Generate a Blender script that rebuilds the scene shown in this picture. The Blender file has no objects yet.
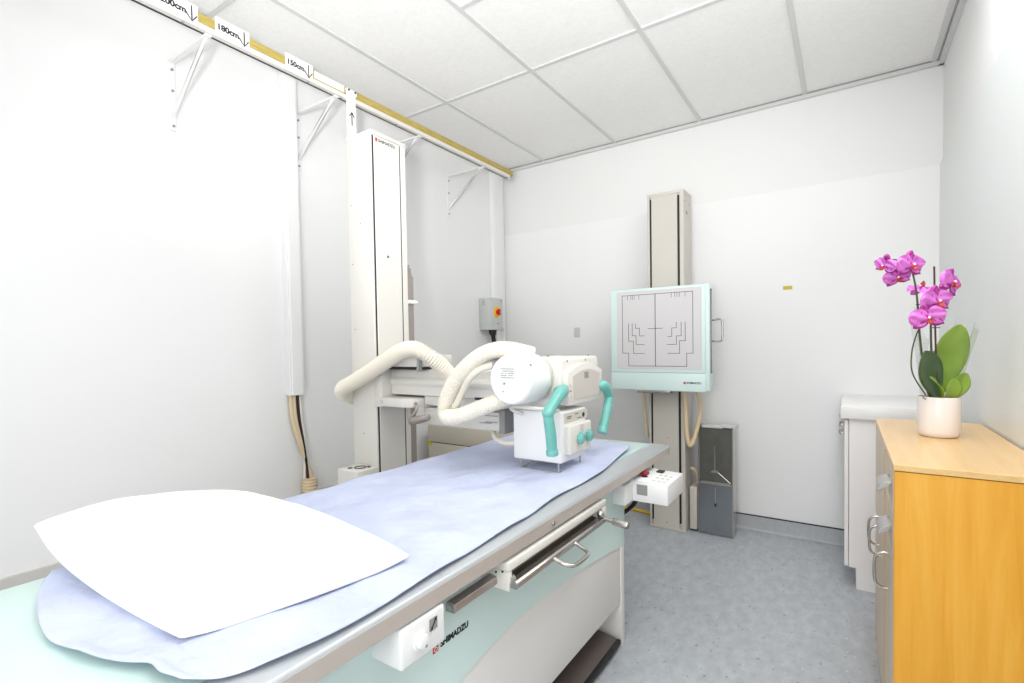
import bpy, bmesh, math, random
from mathutils import Vector, Matrix, noise
random.seed(7)
sc = bpy.context.scene
COL = sc.collection
PI = math.pi

# ------------------------------------------------------------------ materials
def lin(c):
    return tuple(((v/255)/12.92 if v/255 <= .04045 else ((v/255+.055)/1.055)**2.4) for v in c)
def mat(name, rgb, rough=.5, metal=0, coat=0, bump=0, bscale=80, spec=.5, var=0, vscale=6, aniso=None, emis=0):
    m = bpy.data.materials.new(name); m.use_nodes = True
    nt = m.node_tree; b = nt.nodes['Principled BSDF']
    b.inputs['Base Color'].default_value = (*lin(rgb), 1)
    b.inputs['Roughness'].default_value = rough
    b.inputs['Metallic'].default_value = metal
    b.inputs['Coat Weight'].default_value = coat
    b.inputs['Specular IOR Level'].default_value = spec
    if emis:
        b.inputs['Emission Color'].default_value = (*lin(rgb), 1); b.inputs['Emission Strength'].default_value = emis
    tc = nt.nodes.new('ShaderNodeTexCoord'); mp = nt.nodes.new('ShaderNodeMapping')
    nt.links.new(tc.outputs['Object'], mp.inputs[0])
    if aniso: mp.inputs['Scale'].default_value = aniso
    if bump:
        n = nt.nodes.new('ShaderNodeTexNoise'); n.inputs['Scale'].default_value = bscale; n.inputs['Detail'].default_value = 5
        nt.links.new(mp.outputs[0], n.inputs['Vector'])
        bp = nt.nodes.new('ShaderNodeBump'); bp.inputs['Strength'].default_value = bump; bp.inputs['Distance'].default_value = .01
        nt.links.new(n.outputs['Fac'], bp.inputs['Height']); nt.links.new(bp.outputs[0], b.inputs['Normal'])
    if var:
        n = nt.nodes.new('ShaderNodeTexNoise'); n.inputs['Scale'].default_value = vscale; n.inputs['Detail'].default_value = 4
        nt.links.new(mp.outputs[0], n.inputs['Vector'])
        r = nt.nodes.new('ShaderNodeValToRGB')
        lo = tuple(max(0, v-var) for v in rgb); hi = tuple(min(255, v+var) for v in rgb)
        r.color_ramp.elements[0].position = .3; r.color_ramp.elements[1].position = .7
        r.color_ramp.elements[0].color = (*lin(lo), 1); r.color_ramp.elements[1].color = (*lin(hi), 1)
        nt.links.new(n.outputs['Fac'], r.inputs[0]); nt.links.new(r.outputs[0], b.inputs['Base Color'])
    return m

def ramp_mat(name, kind, stops, scale, mapping, rough, bump=0, extra=None, coat=0):
    m = bpy.data.materials.new(name); m.use_nodes = True
    nt = m.node_tree; b = nt.nodes['Principled BSDF']; b.inputs['Roughness'].default_value = rough
    b.inputs['Coat Weight'].default_value = coat
    tc = nt.nodes.new('ShaderNodeTexCoord'); mp = nt.nodes.new('ShaderNodeMapping'); mp.inputs['Scale'].default_value = mapping
    nt.links.new(tc.outputs['Object'], mp.inputs[0])
    n = nt.nodes.new('ShaderNodeTexNoise'); n.inputs['Scale'].default_value = scale; n.inputs['Detail'].default_value = 8; n.inputs['Roughness'].default_value = .65
    nt.links.new(mp.outputs[0], n.inputs['Vector'])
    if kind == 'wood': n.inputs['Distortion'].default_value = .6
    r = nt.nodes.new('ShaderNodeValToRGB'); cr = r.color_ramp
    cr.elements[0].position = stops[0][0]; cr.elements[0].color = (*lin(stops[0][1]), 1)
    cr.elements[1].position = stops[-1][0]; cr.elements[1].color = (*lin(stops[-1][1]), 1)
    for p, c in stops[1:-1]:
        e = cr.elements.new(p); e.color = (*lin(c), 1)
    nt.links.new(n.outputs['Fac'], r.inputs[0]); out = r.outputs[0]
    if extra:      # scattered flecks: (scale, colour, threshold, mapping)
        for sc_, c, th, mpv in extra:
            mp2 = nt.nodes.new('ShaderNodeMapping'); mp2.inputs['Scale'].default_value = mpv
            nt.links.new(tc.outputs['Object'], mp2.inputs[0])
            n2 = nt.nodes.new('ShaderNodeTexNoise'); n2.inputs['Scale'].default_value = sc_; n2.inputs['Detail'].default_value = 3
            nt.links.new(mp2.outputs[0], n2.inputs['Vector'])
            r2 = nt.nodes.new('ShaderNodeValToRGB'); r2.color_ramp.elements[0].position = th; r2.color_ramp.elements[1].position = th+.05
            nt.links.new(n2.outputs['Fac'], r2.inputs[0])
            mx = nt.nodes.new('ShaderNodeMix'); mx.data_type = 'RGBA'
            nt.links.new(r2.outputs[0], mx.inputs[0]); nt.links.new(out, mx.inputs[6]); mx.inputs[7].default_value = (*lin(c), 1)
            out = mx.outputs[2]
    nt.links.new(out, b.inputs['Base Color'])
    if bump:
        bp = nt.nodes.new('ShaderNodeBump'); bp.inputs['Strength'].default_value = bump; bp.inputs['Distance'].default_value = .005
        nt.links.new(n.outputs['Fac'], bp.inputs['Height']); nt.links.new(bp.outputs[0], b.inputs['Normal'])
    return m

M = dict(
 wall=mat('wall_paint', (241,241,241), .45, spec=.3),
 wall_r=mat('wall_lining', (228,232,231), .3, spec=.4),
 wall_up=mat('upper_wall_paint', (237,237,236), .55, spec=.2),
 tile=mat('ceiling_tile_fibre', (246,245,243), .9, bump=.22, bscale=260, var=3, vscale=60),
 grid=mat('ceiling_grid_metal', (214,214,213), .5),
 dark=mat('shadow_gap_dark', (38,38,40), .7),
 skirt=mat('cove_vinyl', (178,181,184), .5, var=4, vscale=40),
 band=mat('wall_band_grey', (205,202,198), .6),
 white=mat('white_enamel', (225,222,215), .35, coat=.1),
 purewhite=mat('bright_white_plastic', (240,240,239), .4),
 cream=mat('cream_enamel', (206,201,192), .4),
 creamdk=mat('beige_enamel', (200,193,178), .45),
 mint=mat('mint_enamel', (216,236,233), .4),
 mintlt=mat('mint_laminate_top', (206,232,227), .25, coat=.2),
 basegrey=mat('warm_grey_enamel', (240,236,233), .4),
 alu=mat('brushed_aluminium', (188,192,195), .42, metal=.35, bump=.05, bscale=60, aniso=(60,1,60)),
 aluface=mat('rail_aluminium_side', (198,189,183), .45, metal=.35),
 steel=mat('stainless_steel', (190,186,182), .25, metal=.95),
 taupe=mat('taupe_metal', (172,161,155), .35, metal=.5),
 trackdk=mat('dark_track_metal', (92,86,80), .4, metal=.5),
 pedal=mat('pedal_plate', (98,88,84), .45, metal=.3),
 rubber=mat('black_rubber', (22,22,24), .6),
 black=mat('black_plastic', (28,28,30), .4),
 grey=mat('grey_plastic', (150,150,150), .5),
 ltgrey=mat('light_grey_plastic', (205,205,203), .5),
 panelgrey=mat('detector_panel_grey', (214,212,213), .45),
 line=mat('panel_line_ink', (88,86,96), .6),
 red=mat('red_plastic', (205,32,40), .35),
 darkred=mat('dark_red_knob', (140,12,32), .3),
 yellow=mat('yellow_plastic', (250,190,20), .4),
 yellowtag=mat('yellow_sticker', (196,184,40), .5),
 green=mat('green_dot', (20,130,50), .4),
 turq=mat('turquoise_grip', (112,184,175), .35, coat=.2, var=8, vscale=8),
 hose=mat('corrugated_cream_hose', (236,230,216), .5),
 cable=mat('beige_cable', (226,205,170), .5),
 purple=mat('magenta_cable', (120,50,110), .5),
 window=mat('console_face_grey', (205,198,192), .35),
 label=mat('paper_label', (250,250,250), .6),
 ink=mat('black_ink', (30,28,34), .6),
 timberlt=mat('pale_cream', (250,245,225), .5),
 isobox=mat('isolator_grey', (200,203,200), .45),
 sheet=mat('blue_nonwoven', (197,204,228), .9, bump=.45, bscale=45, spec=.1, var=7, vscale=7),
 pillow=mat('white_pillowcase', (249,249,250), .9, bump=.08, bscale=30, spec=.1),
 pot=mat('white_ceramic', (240,232,228), .35, coat=.3),
 stem=mat('orchid_stem_green', (70,80,45), .5, var=10, vscale=30),
 stake=mat('stake_brown', (88,40,42), .6),
 leafdk=mat('dark_leaf', (62,92,52), .35, coat=.3, var=10, vscale=20),
 leaf=mat('bright_leaf', (124,156,50), .35, coat=.3, var=12, vscale=14),
 bark=mat('bark_mix', (90,66,48), .9, bump=1, bscale=60, var=20, vscale=60),
 petal=mat('magenta_petal', (222,120,214), .5, var=22, vscale=40),
 petaldk=mat('deep_magenta_petal', (176,44,150), .5, var=14, vscale=40),
 lip=mat('orange_lip', (190,60,70), .5, var=20, vscale=90),
 doorw=mat('white_cupboard', (240,238,238), .35),
 steelplate=mat('mirror_steel_plate', (150,155,160), .22, metal=.85),
 leadplate=mat('lead_grey_plate', (96,96,90), .45, metal=.4, var=5, vscale=20),
)
M['timber'] = ramp_mat('yellow_timber', 'wood', [(.35,(168,146,62)),(.65,(198,178,104))], 14, (20,1,20), .5)
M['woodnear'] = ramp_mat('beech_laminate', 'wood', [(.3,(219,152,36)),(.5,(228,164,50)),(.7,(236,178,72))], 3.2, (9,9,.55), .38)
M['woodsheen'] = ramp_mat('beech_laminate_sheen', 'wood', [(.3,(216,174,110)),(.5,(223,184,124)),(.7,(229,194,138))], 3.2, (9,.6,9), .3, coat=.15)  # carcass beech made paler: white reflection put into the colour
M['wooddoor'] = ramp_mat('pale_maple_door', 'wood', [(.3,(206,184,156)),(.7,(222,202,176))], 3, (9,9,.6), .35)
M['floor'] = ramp_mat('vinyl_floor', 'noise', [(.3,(166,172,178)),(.5,(180,185,191)),(.7,(193,198,203))], 22, (1,.55,1), .38,
    extra=[(60,(138,144,150),.65,(1,.5,1)), (75,(214,217,220),.68,(1,.5,1))])
film = bpy.data.materials.new('clear_cellophane'); film.use_nodes = True
fn = film.node_tree; fn.nodes.remove(fn.nodes['Principled BSDF'])
tr = fn.nodes.new('ShaderNodeBsdfTransparent'); gl = fn.nodes.new('ShaderNodeBsdfGlossy'); gl.inputs['Roughness'].default_value = .12
lw = fn.nodes.new('ShaderNodeLayerWeight'); lw.inputs['Blend'].default_value = .25
mr = fn.nodes.new('ShaderNodeMath'); mr.operation = 'MULTIPLY'; mr.inputs[1].default_value = .35
mxs = fn.nodes.new('ShaderNodeMixShader'); fn.links.new(lw.outputs['Fresnel'], mr.inputs[0]); fn.links.new(mr.outputs[0], mxs.inputs[0])
fn.links.new(tr.outputs[0], mxs.inputs[1]); fn.links.new(gl.outputs[0], mxs.inputs[2])
fn.links.new(mxs.outputs[0], fn.nodes['Material Output'].inputs[0])
M['film'] = film

# ------------------------------------------------------------------ mesh helpers
class MB:
    def __init__(s): s.bm = bmesh.new(); s.cuts = []
    def box(s, x0, x1, y0, y1, z0, z1, bev=0, seg=2, rot=None, piv=None):
        b = bmesh.new(); bmesh.ops.create_cube(b, size=1)
        for v in b.verts:
            v.co = Vector(((x0+x1)/2+v.co.x*abs(x1-x0), (y0+y1)/2+v.co.y*abs(y1-y0), (z0+z1)/2+v.co.z*abs(z1-z0)))
        if bev: bmesh.ops.bevel(b, geom=b.edges[:], offset=bev, segments=seg, profile=.5, affect='EDGES')
        return s._add(b, rot, piv)
    def each(s, name, m, parent=None, **kw):
        # every primitive added so far becomes an object of its own
        cuts = s.cuts+[len(s.bm.verts)]; out = []
        s.bm.verts.ensure_lookup_table()
        for a, c in zip(cuts, cuts[1:]):
            n = MB(); idx = {}
            for i in range(a, c): idx[i] = n.bm.verts.new(s.bm.verts[i].co)
            s.bm.verts.index_update()
            for f in s.bm.faces:
                if a <= f.verts[0].index < c: n.bm.faces.new([idx[v.index] for v in f.verts])
            out.append(n.build(name, m, parent, **kw))
        s.bm.free(); return out
    def _add(s, b, rot=None, piv=None):
        s.cuts.append(len(s.bm.verts))
        if rot is not None:
            p = Vector(piv or (0,0,0))
            for v in b.verts: v.co = rot @ (v.co-p)+p
        me = bpy.data.meshes.new('t'); b.to_mesh(me); b.free(); s.bm.from_mesh(me); bpy.data.meshes.remove(me); return s
    def prism(s, pts, axis, a0, a1, bev=0, seg=2):
        # pts 2D polygon in the plane normal to axis: x->(y,z) y->(x,z) z->(x,y)
        b = bmesh.new()
        def P(p, a): return {'x': (a,p[0],p[1]), 'y': (p[0],a,p[1]), 'z': (p[0],p[1],a)}[axis]
        A = [b.verts.new(P(p, a0)) for p in pts]; Bv = [b.verts.new(P(p, a1)) for p in pts]
        b.faces.new(A); b.faces.new(Bv[::-1]); n = len(pts)
        for i in range(n): b.faces.new((A[i], Bv[i], Bv[(i+1)%n], A[(i+1)%n]))
        bmesh.ops.recalc_face_normals(b, faces=b.faces[:])
        if bev: bmesh.ops.bevel(b, geom=b.edges[:], offset=bev, segments=seg, profile=.5, affect='EDGES')
        return s._add(b)
    def cyl(s, p0, p1, r0, r1=None, n=24, bev=0, cap=True):
        r1 = r0 if r1 is None else r1
        p0 = Vector(p0); p1 = Vector(p1); d = p1-p0; L = d.length
        prof = [(0,r0),(L,r1)]
        if bev: prof = [(0,r0-bev),(bev*.3,r0-bev*.3),(bev,r0),(L-bev,r1),(L-bev*.3,r1-bev*.3),(L,r1-bev)]
        return s.lathe(prof, p0, d, n, cap)
    def lathe(s, prof, origin=(0,0,0), axis=(0,0,1), n=32, cap=True):
        q = Vector((0,0,1)).rotation_difference(Vector(axis).normalized()); o = Vector(origin)
        b = bmesh.new(); rings = []
        for h, r in prof:
            rings.append([b.verts.new(o+q@Vector((r*math.cos(2*PI*i/n), r*math.sin(2*PI*i/n), h))) for i in range(n)])
        for a, c in zip(rings, rings[1:]):
            for i in range(n): b.faces.new((a[i], a[(i+1)%n], c[(i+1)%n], c[i]))
        if cap: b.faces.new(rings[0][::-1]); b.faces.new(rings[-1])
        return s._add(b)
    def tube(s, pts, r, n=12, smooth=8, ribs=0, amp=.12, rfun=None, cap=True):
        pts = [Vector(p) for p in pts]
        P = catmull(pts, smooth) if smooth else pts
        if ribs:
            L = [0]
            for a, c in zip(P, P[1:]): L.append(L[-1]+(c-a).length)
            N = max(4, int(L[-1]/ribs)*4); Q = []; j = 0
            for i in range(N+1):
                t = L[-1]*i/N
                while j < len(L)-2 and L[j+1] < t: j += 1
                f = (t-L[j])/max(1e-9, L[j+1]-L[j]); Q.append(P[j].lerp(P[j+1], min(1, f)))
            P = Q
        b = bmesh.new(); rings = []; up = None
        for i, p in enumerate(P):
            t = (P[min(i+1, len(P)-1)]-P[max(i-1, 0)]).normalized()
            if up is None: up = t.orthogonal().normalized()
            up = (up-t*up.dot(t)).normalized(); side = t.cross(up)
            rr = r if rfun is None else rfun(i/(len(P)-1))
            if ribs: rr *= (1+amp*(.5*math.cos(i*PI/2)))
            rings.append([b.verts.new(p+(up*math.cos(2*PI*k/n)+side*math.sin(2*PI*k/n))*rr) for k in range(n)])
        for a, c in zip(rings, rings[1:]):
            for k in range(n): b.faces.new((a[k], a[(k+1)%n], c[(k+1)%n], c[k]))
        if cap: b.faces.new(rings[0][::-1]); b.faces.new(rings[-1])
        return s._add(b)
    def sphere(s, c, r, sx=1, sy=1, sz=1, n=16):
        b = bmesh.new(); bmesh.ops.create_uvsphere(b, u_segments=n, v_segments=n//2+2, radius=r)
        for v in b.verts: v.co = Vector((v.co.x*sx, v.co.y*sy, v.co.z*sz))+Vector(c)
        return s._add(b)
    def grid(s, f, nu, nv):
        b = bmesh.new(); g = [[b.verts.new(f(i/nu, j/nv)) for j in range(nv+1)] for i in range(nu+1)]
        for i in range(nu):
            for j in range(nv): b.faces.new((g[i][j], g[i+1][j], g[i+1][j+1], g[i][j+1]))
        return s._add(b)
    def build(s, name, m, parent=None, ang=35, origin=None, mods=None):
        bmesh.ops.recalc_face_normals(s.bm, faces=s.bm.faces[:])
        me = bpy.data.meshes.new(name); s.bm.to_mesh(me); s.bm.free()
        for p in me.polygons: p.use_smooth = True
        me.set_sharp_from_angle(angle=math.radians(ang))
        o = bpy.data.objects.new(name, me); COL.objects.link(o)
        me.materials.append(M[m] if isinstance(m, str) else m)
        if origin is not None:
            me.transform(Matrix.Translation(-Vector(origin))); o.location = origin
        if parent:
            o.parent = parent; o.matrix_parent_inverse = Matrix.Identity(4)
            o.location = Vector(o.location)-world(parent)
        return o
def world(o):
    v = Vector(o.location)
    while o.parent: o = o.parent; v += Vector(o.location)
    return v
def catmull(P, k):
    out = []; n = len(P)
    for i in range(n-1):
        a, b, c, d = P[max(i-1,0)], P[i], P[i+1], P[min(i+2,n-1)]
        for j in range(k):
            t = j/k
            out.append(.5*((2*b)+(-a+c)*t+(2*a-5*b+4*c-d)*t*t+(-a+3*b-3*c+d)*t**3))
    out.append(P[-1].copy()); return out
def root(name, loc, label, cat, group=None):
    o = bpy.data.objects.new(name, None); COL.objects.link(o); o.location = loc; o.empty_display_size = .05
    tag(o, label, cat, group); return o
def tag(o, label, cat, group=None):
    o['label'] = label; o['category'] = cat
    if group: o['group'] = group
    return o
def struct(o): o['kind'] = 'structure'; return o
def text(s, size, name, m, parent, loc, xdir, updir, depth=.0006, align='CENTER', bold=0):
    """flat lettering, converted to a mesh; xdir = reading direction, updir = up of the letters"""
    cu = bpy.data.curves.new(name, 'FONT'); cu.body = s; cu.size = size; cu.extrude = depth; cu.align_x = align; cu.align_y = 'CENTER'; cu.offset = bold
    t = bpy.data.objects.new(name, cu); COL.objects.link(t)
    me = bpy.data.meshes.new_from_object(t.evaluated_get(bpy.context.evaluated_depsgraph_get()))
    bpy.data.objects.remove(t); bpy.data.curves.remove(cu)
    x = Vector(xdir).normalized(); u = Vector(updir).normalized(); n = x.cross(u)
    R = Matrix((x, u, n)).transposed().to_4x4()
    me.transform(Matrix.Translation(Vector(loc)) @ R)
    o = bpy.data.objects.new(name, me); COL.objects.link(o); me.materials.clear(); me.materials.append(M[m])
    if parent: o.parent = parent; me.transform(Matrix.Translation(-world(parent)))
    return o

# ------------------------------------------------------------------ room
XL, XR, H, YN = -.62, 2.232, 2.688, -4.9
struct(MB().box(XL-.1, XR+.1, YN, .1, -.1, 0).build('floor', 'floor'))
# ceiling: fibre tiles bedded between grid bars
gx = [-.203, .397, .995, 1.5975, 2.19]; gy = [-1.189, -2.387, -3.587, -4.787]
struct(MB().box(XL-.1, XR+.1, YN, .1, H+.004, H+.1).build('ceiling', 'tile'))
g = MB()
for x in gx: g.box(x-.012, x+.012, YN, -.02, H-.004, H+.006, .001, 1)
for y in gy: g.box(XL, XR, y-.012, y+.012, H-.0035, H+.006, .001, 1)
g.box(.409, .983, -1.80, -1.776, H-.003, H+.006, .001, 1)
struct(g.build('trim_1', 'grid'))
p = MB()
p.box(XL, XR, -.022, 0, H-.024, H+.004, .001, 1); p.box(XR-.022, XR, YN, 0, H-.024, H+.004, .001, 1); p.box(XL, XL+.022, YN, 0, H-.024, H+.004, .001, 1)
struct(p.build('trim_2', 'grid'))
d = MB(); d.box(XL+.02, XR-.02, -.0245, -.0215, H-.004, H+.002); d.box(XR-.0245, XR-.0215, YN, -.02, H-.004, H+.002)
struct(d.build('trim_3', 'grey'))
struct(MB().box(XL-.1, XL, YN, .1, 0, H+.05).build('wall_left', 'wall'))
ZP = 2.144
struct(MB().box(XL-.05, XR+.05, 0, .1, 0, H+.05).build('wall_back', 'wall_up'))
struct(MB().box(XL, XR-.012, -.012, .001, 0, ZP, .002, 1).build('trim_6', 'wall'))
struct(MB().box(XR, XR+.1, YN, .1, 0, H+.05).build('wall_right', 'wall_up'))
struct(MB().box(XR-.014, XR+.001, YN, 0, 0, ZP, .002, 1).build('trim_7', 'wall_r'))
struct(MB().prism([(-.012,.001),(-.034,.001),(-.020,.012),(-.017,.03),(-.016,.09),(-.012,.09)], 'x', XL, XR-.014).build('baseboard_back', 'skirt'))
struct(MB().box(XL, XR-.014, -.0165, -.0118, .09, .0975).build('trim_4', 'dark'))
struct(MB().box(XL-.1, XR+.1, YN-.1, YN, 0, H+.05).build('wall_near', 'wall'))
struct(MB().box(XL, XL+.014, YN, -.03, .001, .44, .002, 1).build('trim_5', 'band'))

# ------------------------------------------------------------------ x-ray table
TX0, TX1, TY0, TY1, TZ = .412, 1.135, -3.5, -1.25, .75
T = root('x_ray_table', (.75, -2.4, 0), 'long mint and grey x-ray table with aluminium side rail in the middle of the room', 'table')
MB().prism([(TX0,.712),(TX0+.008,.70),(1.055,.70),(1.055,.748),(TX0+.006,.748),(TX0,.742)], 'y', TY0, TY1-.002, .0015, 1).build('tabletop', 'mintlt', T)
r = MB(); r.prism([(1.052,.704),(1.118,.704),(TX1,.709),(TX1,.742),(1.130,.7495),(1.052,.7505)], 'y', TY0, TY1, .001, 1)
rail = r.build('side_rail', 'alu', T); rail['label'] = 'brushed aluminium side rail'
MB().box(TX1-.001, TX1+.0012, TY0, TY1-.007, .7095, .7415).build('rail_face', 'aluface', rail)
r = MB(); r.cyl((TX1-.002,-2.335,.726),(TX1+.006,-2.335,.726),.007, n=16, bev=.001)
r.build('screw', 'steel', rail)
MB().box(1.128, TX1+.001, TY1-.006, TY1+.001, .706, .742, .001, 1).build('end_cap', 'grey', rail)
u = MB(); u.box(.42, 1.02, TY0+.05, TY1-.12, .66, .702, .004); u.build('under_frame', 'trackdk', T)
# cabinet body: mint upper cladding with a curved lower edge over a warm grey lower panel
X = 1.058; Y1 = -1.613
curve = [(-1.613,.403),(-1.72,.416),(-1.80,.428),(-1.98,.449),(-2.165,.462),(-2.30,.468),(-2.413,.467),(-2.53,.455),(-2.65,.436),(-2.80,.41),(-3.1,.36),(-3.45,.30)]
b = MB(); b.box(.46, X-.004, -3.45, Y1-.004, .175, .655, .004); b.build('base_cabinet', 'basegrey', T)
b = MB(); b.box(.46, X, -1.648, Y1, 0.0, .66, .004)
b.box(.46, X-.1, -3.45, -1.64, 0, .18); endp = b.build('end_plinth', 'basegrey', T)
b = MB(); b.prism([(Y1-.001,.655)]+curve+[(-3.45,.655)], 'x', X-.006, X+.0015); b.prism([(.458,.655),(X+.0015,.655),(X+.0015,.403),(.458,.403)], 'y', Y1-.002, Y1+.0015)
b.prism([(Y1,.652),(Y1-.004,.662),(-3.45,.662),(-3.45,.652)], 'x', .5, X)
b.build('mint_cladding', 'mint', T)['label'] = 'pale mint upper cladding'
pd = MB().prism([(X-.115,.060),(X-.012,.045),(X-.004,.040),(X-.004,.03),(X-.115,.03)], 'y', -3.4, -1.675, .001, 1).build('foot_pedal', 'pedal', T)
pd['label'] = 'dark brown steel foot pedal bar'
MB().box(X-.012, X+.006, -3.4, -1.672, .022, .044, .004).build('rubber_edge', 'rubber', pd)
MB().box(X-.115, X-.09, -3.4, -1.7, .03, .10).build('pedal_bracket', 'black', pd)
MB().cyl((X-.13,-1.72,.075),(X-.10,-1.72,.075),.012).build('brass_bolt', 'cable', pd)
# bucky track under the top
tr_ = MB(); tr_.prism([(1.080,.640),(1.104,.640),(1.108,.646),(1.106,.660),(1.086,.664),(1.080,.656)], 'y', -2.715, -2.0, .0012, 1)
trk = tr_.build('bucky_track', 'taupe', T)
s_ = MB(); s_.cyl((1.094,-2.717,.651),(1.094,-2.713,.651),.007); s_.build('end_screw', 'steel', trk)
MB().box(.98, 1.07, -3.2, -1.66, .662, .685, .002).build('track_channel', 'trackdk', T)
# near control box
cb = MB().box(1.0, 1.137, -2.898, -2.779, .626, .703, .006, 3).build('control_box', 'purewhite', T)
MB().lathe([(0,.019),(.004,.0185),(.004,.014),(.012,.013),(.013,.010)], (1.137,-2.849,.662), (1,0,0), 28).build('knob', 'purewhite', cb)
MB().cyl((1.148,-2.847,.655),(1.151,-2.847,.655),.003, n=12).build('knob_mark', 'grey', cb)
MB().box(1.136, 1.1385, -2.825, -2.803, .666, .690, .0005, 1).build('arrow_plate', 'grey', cb)
a = MB(); a.tube([(1.1392,-2.821,.669),(1.1392,-2.808,.687)], .0012, 6, 0); a.prism([(-2.806,.690),(-2.813,.687),(-2.807,.681)], 'x', 1.139, 1.1397)
a.prism([(-2.823,.667),(-2.816,.668),(-2.821,.674)], 'x', 1.139, 1.1397); a.build('arrow', 'ink', cb)
# maker's mark on the mint cladding
lg = MB(); yl = -2.735
lg.box(X+.001, X+.0025, yl, yl+.017, .548, .565); lg.build('red_emblem', 'red', T)
w_ = MB(); w_.tube([(X+.003,yl+.003,.556),(X+.003,yl+.008,.561),(X+.003,yl+.014,.556)], .0008, 5, 0); w_.tube([(X+.003,yl+.003,.554),(X+.003,yl+.008,.550),(X+.003,yl+.014,.554)], .0008, 5, 0)
w_.build('emblem_cross', 'label', T)
text('SHIMADZU', .0195, 'maker_lettering', 'ink', T, (X+.002, yl+.024, .558), (0,1,0), (0,0,1), align='LEFT', bold=.0006)
# bucky frame with cassette tray
bf = MB(); Xb = 1.142
bf.box(1.02, Xb, -2.560, -1.983, .678, .699, .003); bf.box(1.02, Xb-.0005, -2.5595, -2.545, .632, .6775, .0015); bf.box(1.02, Xb-.0005, -2.015, -1.9835, .632, .6775, .0015)
bucky = bf.build('bucky_frame', 'white', T)
h = MB()
for z, x in ((.672,1.105),(.677,1.124),(.651,1.099)): h.cyl((x,-2.5615,z),(x,-2.559,z),.0026, n=12)
h.each('bucky_screw', 'black', bucky)
ct = MB(); ct.box(1.0, 1.128, -2.543, -2.02, .640, .646); ct.box(1.0, 1.01, -2.543, -2.02, .64, .676)
ct.build('cassette_tray', 'trackdk', T)
tb = MB(); tb.prism([(1.130,.640),(1.160,.640),(1.163,.645),(1.163,.656),(1.156,.660),(1.150,.655),(1.130,.650)], 'y', -2.556, -2.03, .001, 1)
tb.cyl((1.135,-2.552,.653),(1.135,-2.535,.653),.012, n=16); tray = tb.build('tray_front_bar', 'steel', T)
MB().tube([(1.158,-2.375,.650),(1.172,-2.375,.645),(1.198,-2.372,.638),(1.213,-2.350,.635),(1.213,-2.285,.635),(1.200,-2.262,.637),(1.172,-2.255,.645),(1.158,-2.255,.650)], .0055, 12, 6).build('tray_handle', 'steel', tray)
lk = MB(); lk.cyl((1.14,-2.04,.655),(1.195,-2.045,.652),.007, n=16); lk.cyl((1.190,-2.045,.6525),(1.243,-2.050,.6495),.0115, n=20, bev=.002)
lk.sphere((1.148,-2.045,.668), .012); lk.build('lock_lever', 'steel', tray)
# far control console
cx = MB(); cx.box(.92, 1.112, -1.735, -1.60, .600, .678, .005); arm_ = cx.build('console_arm', 'purewhite', T)
cx = MB(); cx.prism([(1.02,.600),(1.248,.600),(1.248,.678),(1.02,.690)], 'y', -1.655, -1.44, .004)
con = cx.build('control_console', 'purewhite', T)
MB().box(1.128, 1.170, -1.6565, -1.654, .628, .668, .0005, 1).build('console_window', 'grey', con)
kk = MB(); kk.lathe([(0,.014),(.010,.013),(.012,.011),(.014,.011)], (1.136,-1.590,.676), (0,0,1), 24); kk.build('knob_base', 'black', con)
kk = MB(); kk.lathe([(0,.011),(.005,.017),(.012,.018),(.015,.014),(.016,.006)], (1.136,-1.590,.690), (0,0,1), 24)
kk.box(1.116,1.156,-1.595,-1.585,.694,.706,.003); kk.build('red_knob', 'darkred', con)
kk = MB(); kk.box(1.154,1.182,-1.50,-1.465,.681,.688,.002); kk.build('rocker_switch', 'black', con)
kk = MB()
for i in range(3):
    for j in range(3): kk.box(1.178+i*.020,1.190+i*.020,-1.63+j*.045,-1.612+j*.045,.6795-.0009*i,.6825-.0009*i,.0006,1)
kk.each('button_row', 'ltgrey', con)
# leads
MB().tube([(1.09,-1.52,.605),(1.075,-1.51,.56),(1.04,-1.50,.515),(.98,-1.51,.47),(.90,-1.55,.45),(.86,-1.61,.45)], .009, 10, 8).build('console_lead', 'rubber', T)
tag(MB().tube([(.05,-.09,.010),(.25,-.075,.010),(.42,-.06,.010),(.53,-.055,.010),(.63,-.075,.010),(.70,-.08,.012)], .009, 10, 8).build('cable', 'yellow', origin=(.4,-.07,0)), 'thin yellow cable lying on the floor behind the far end of the table', 'cable')

# ------------------------------------------------------------------ sheet and pillow
def resample(P, n):
    P = catmull([Vector(p) for p in P], 10); L = [0]
    for a, c in zip(P, P[1:]): L.append(L[-1]+(c-a).length)
    out = []; j = 0
    for i in range(n+1):
        t = L[-1]*i/n
        while j < len(L)-2 and L[j+1] < t: j += 1
        f = (t-L[j])/max(1e-9, L[j+1]-L[j]); out.append(P[j].lerp(P[j+1], min(1, f)))
    return out
NU, NV = 90, 240
near = resample([(.43,-3.20,0),(.50,-3.235,0),(.60,-3.262,0),(.72,-3.28,0),(.80,-3.272,0),(.87,-3.258,0),(.93,-3.237,0),(.965,-3.222,0),(1.0,-3.222,0),(1.04,-3.212,0)], NU)
far = resample([(.42,-1.36,0),(.50,-1.345,0),(.62,-1.36,0),(.75,-1.375,0),(.88,-1.372,0),(1.0,-1.387,0)], NU)
left = resample([(.43,-3.20,0),(.405,-3.12,0),(.392,-2.95,0),(.382,-2.6,0),(.378,-2.2,0),(.380,-1.8,0),(.390,-1.5,0),(.42,-1.36,0)], NV)
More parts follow.
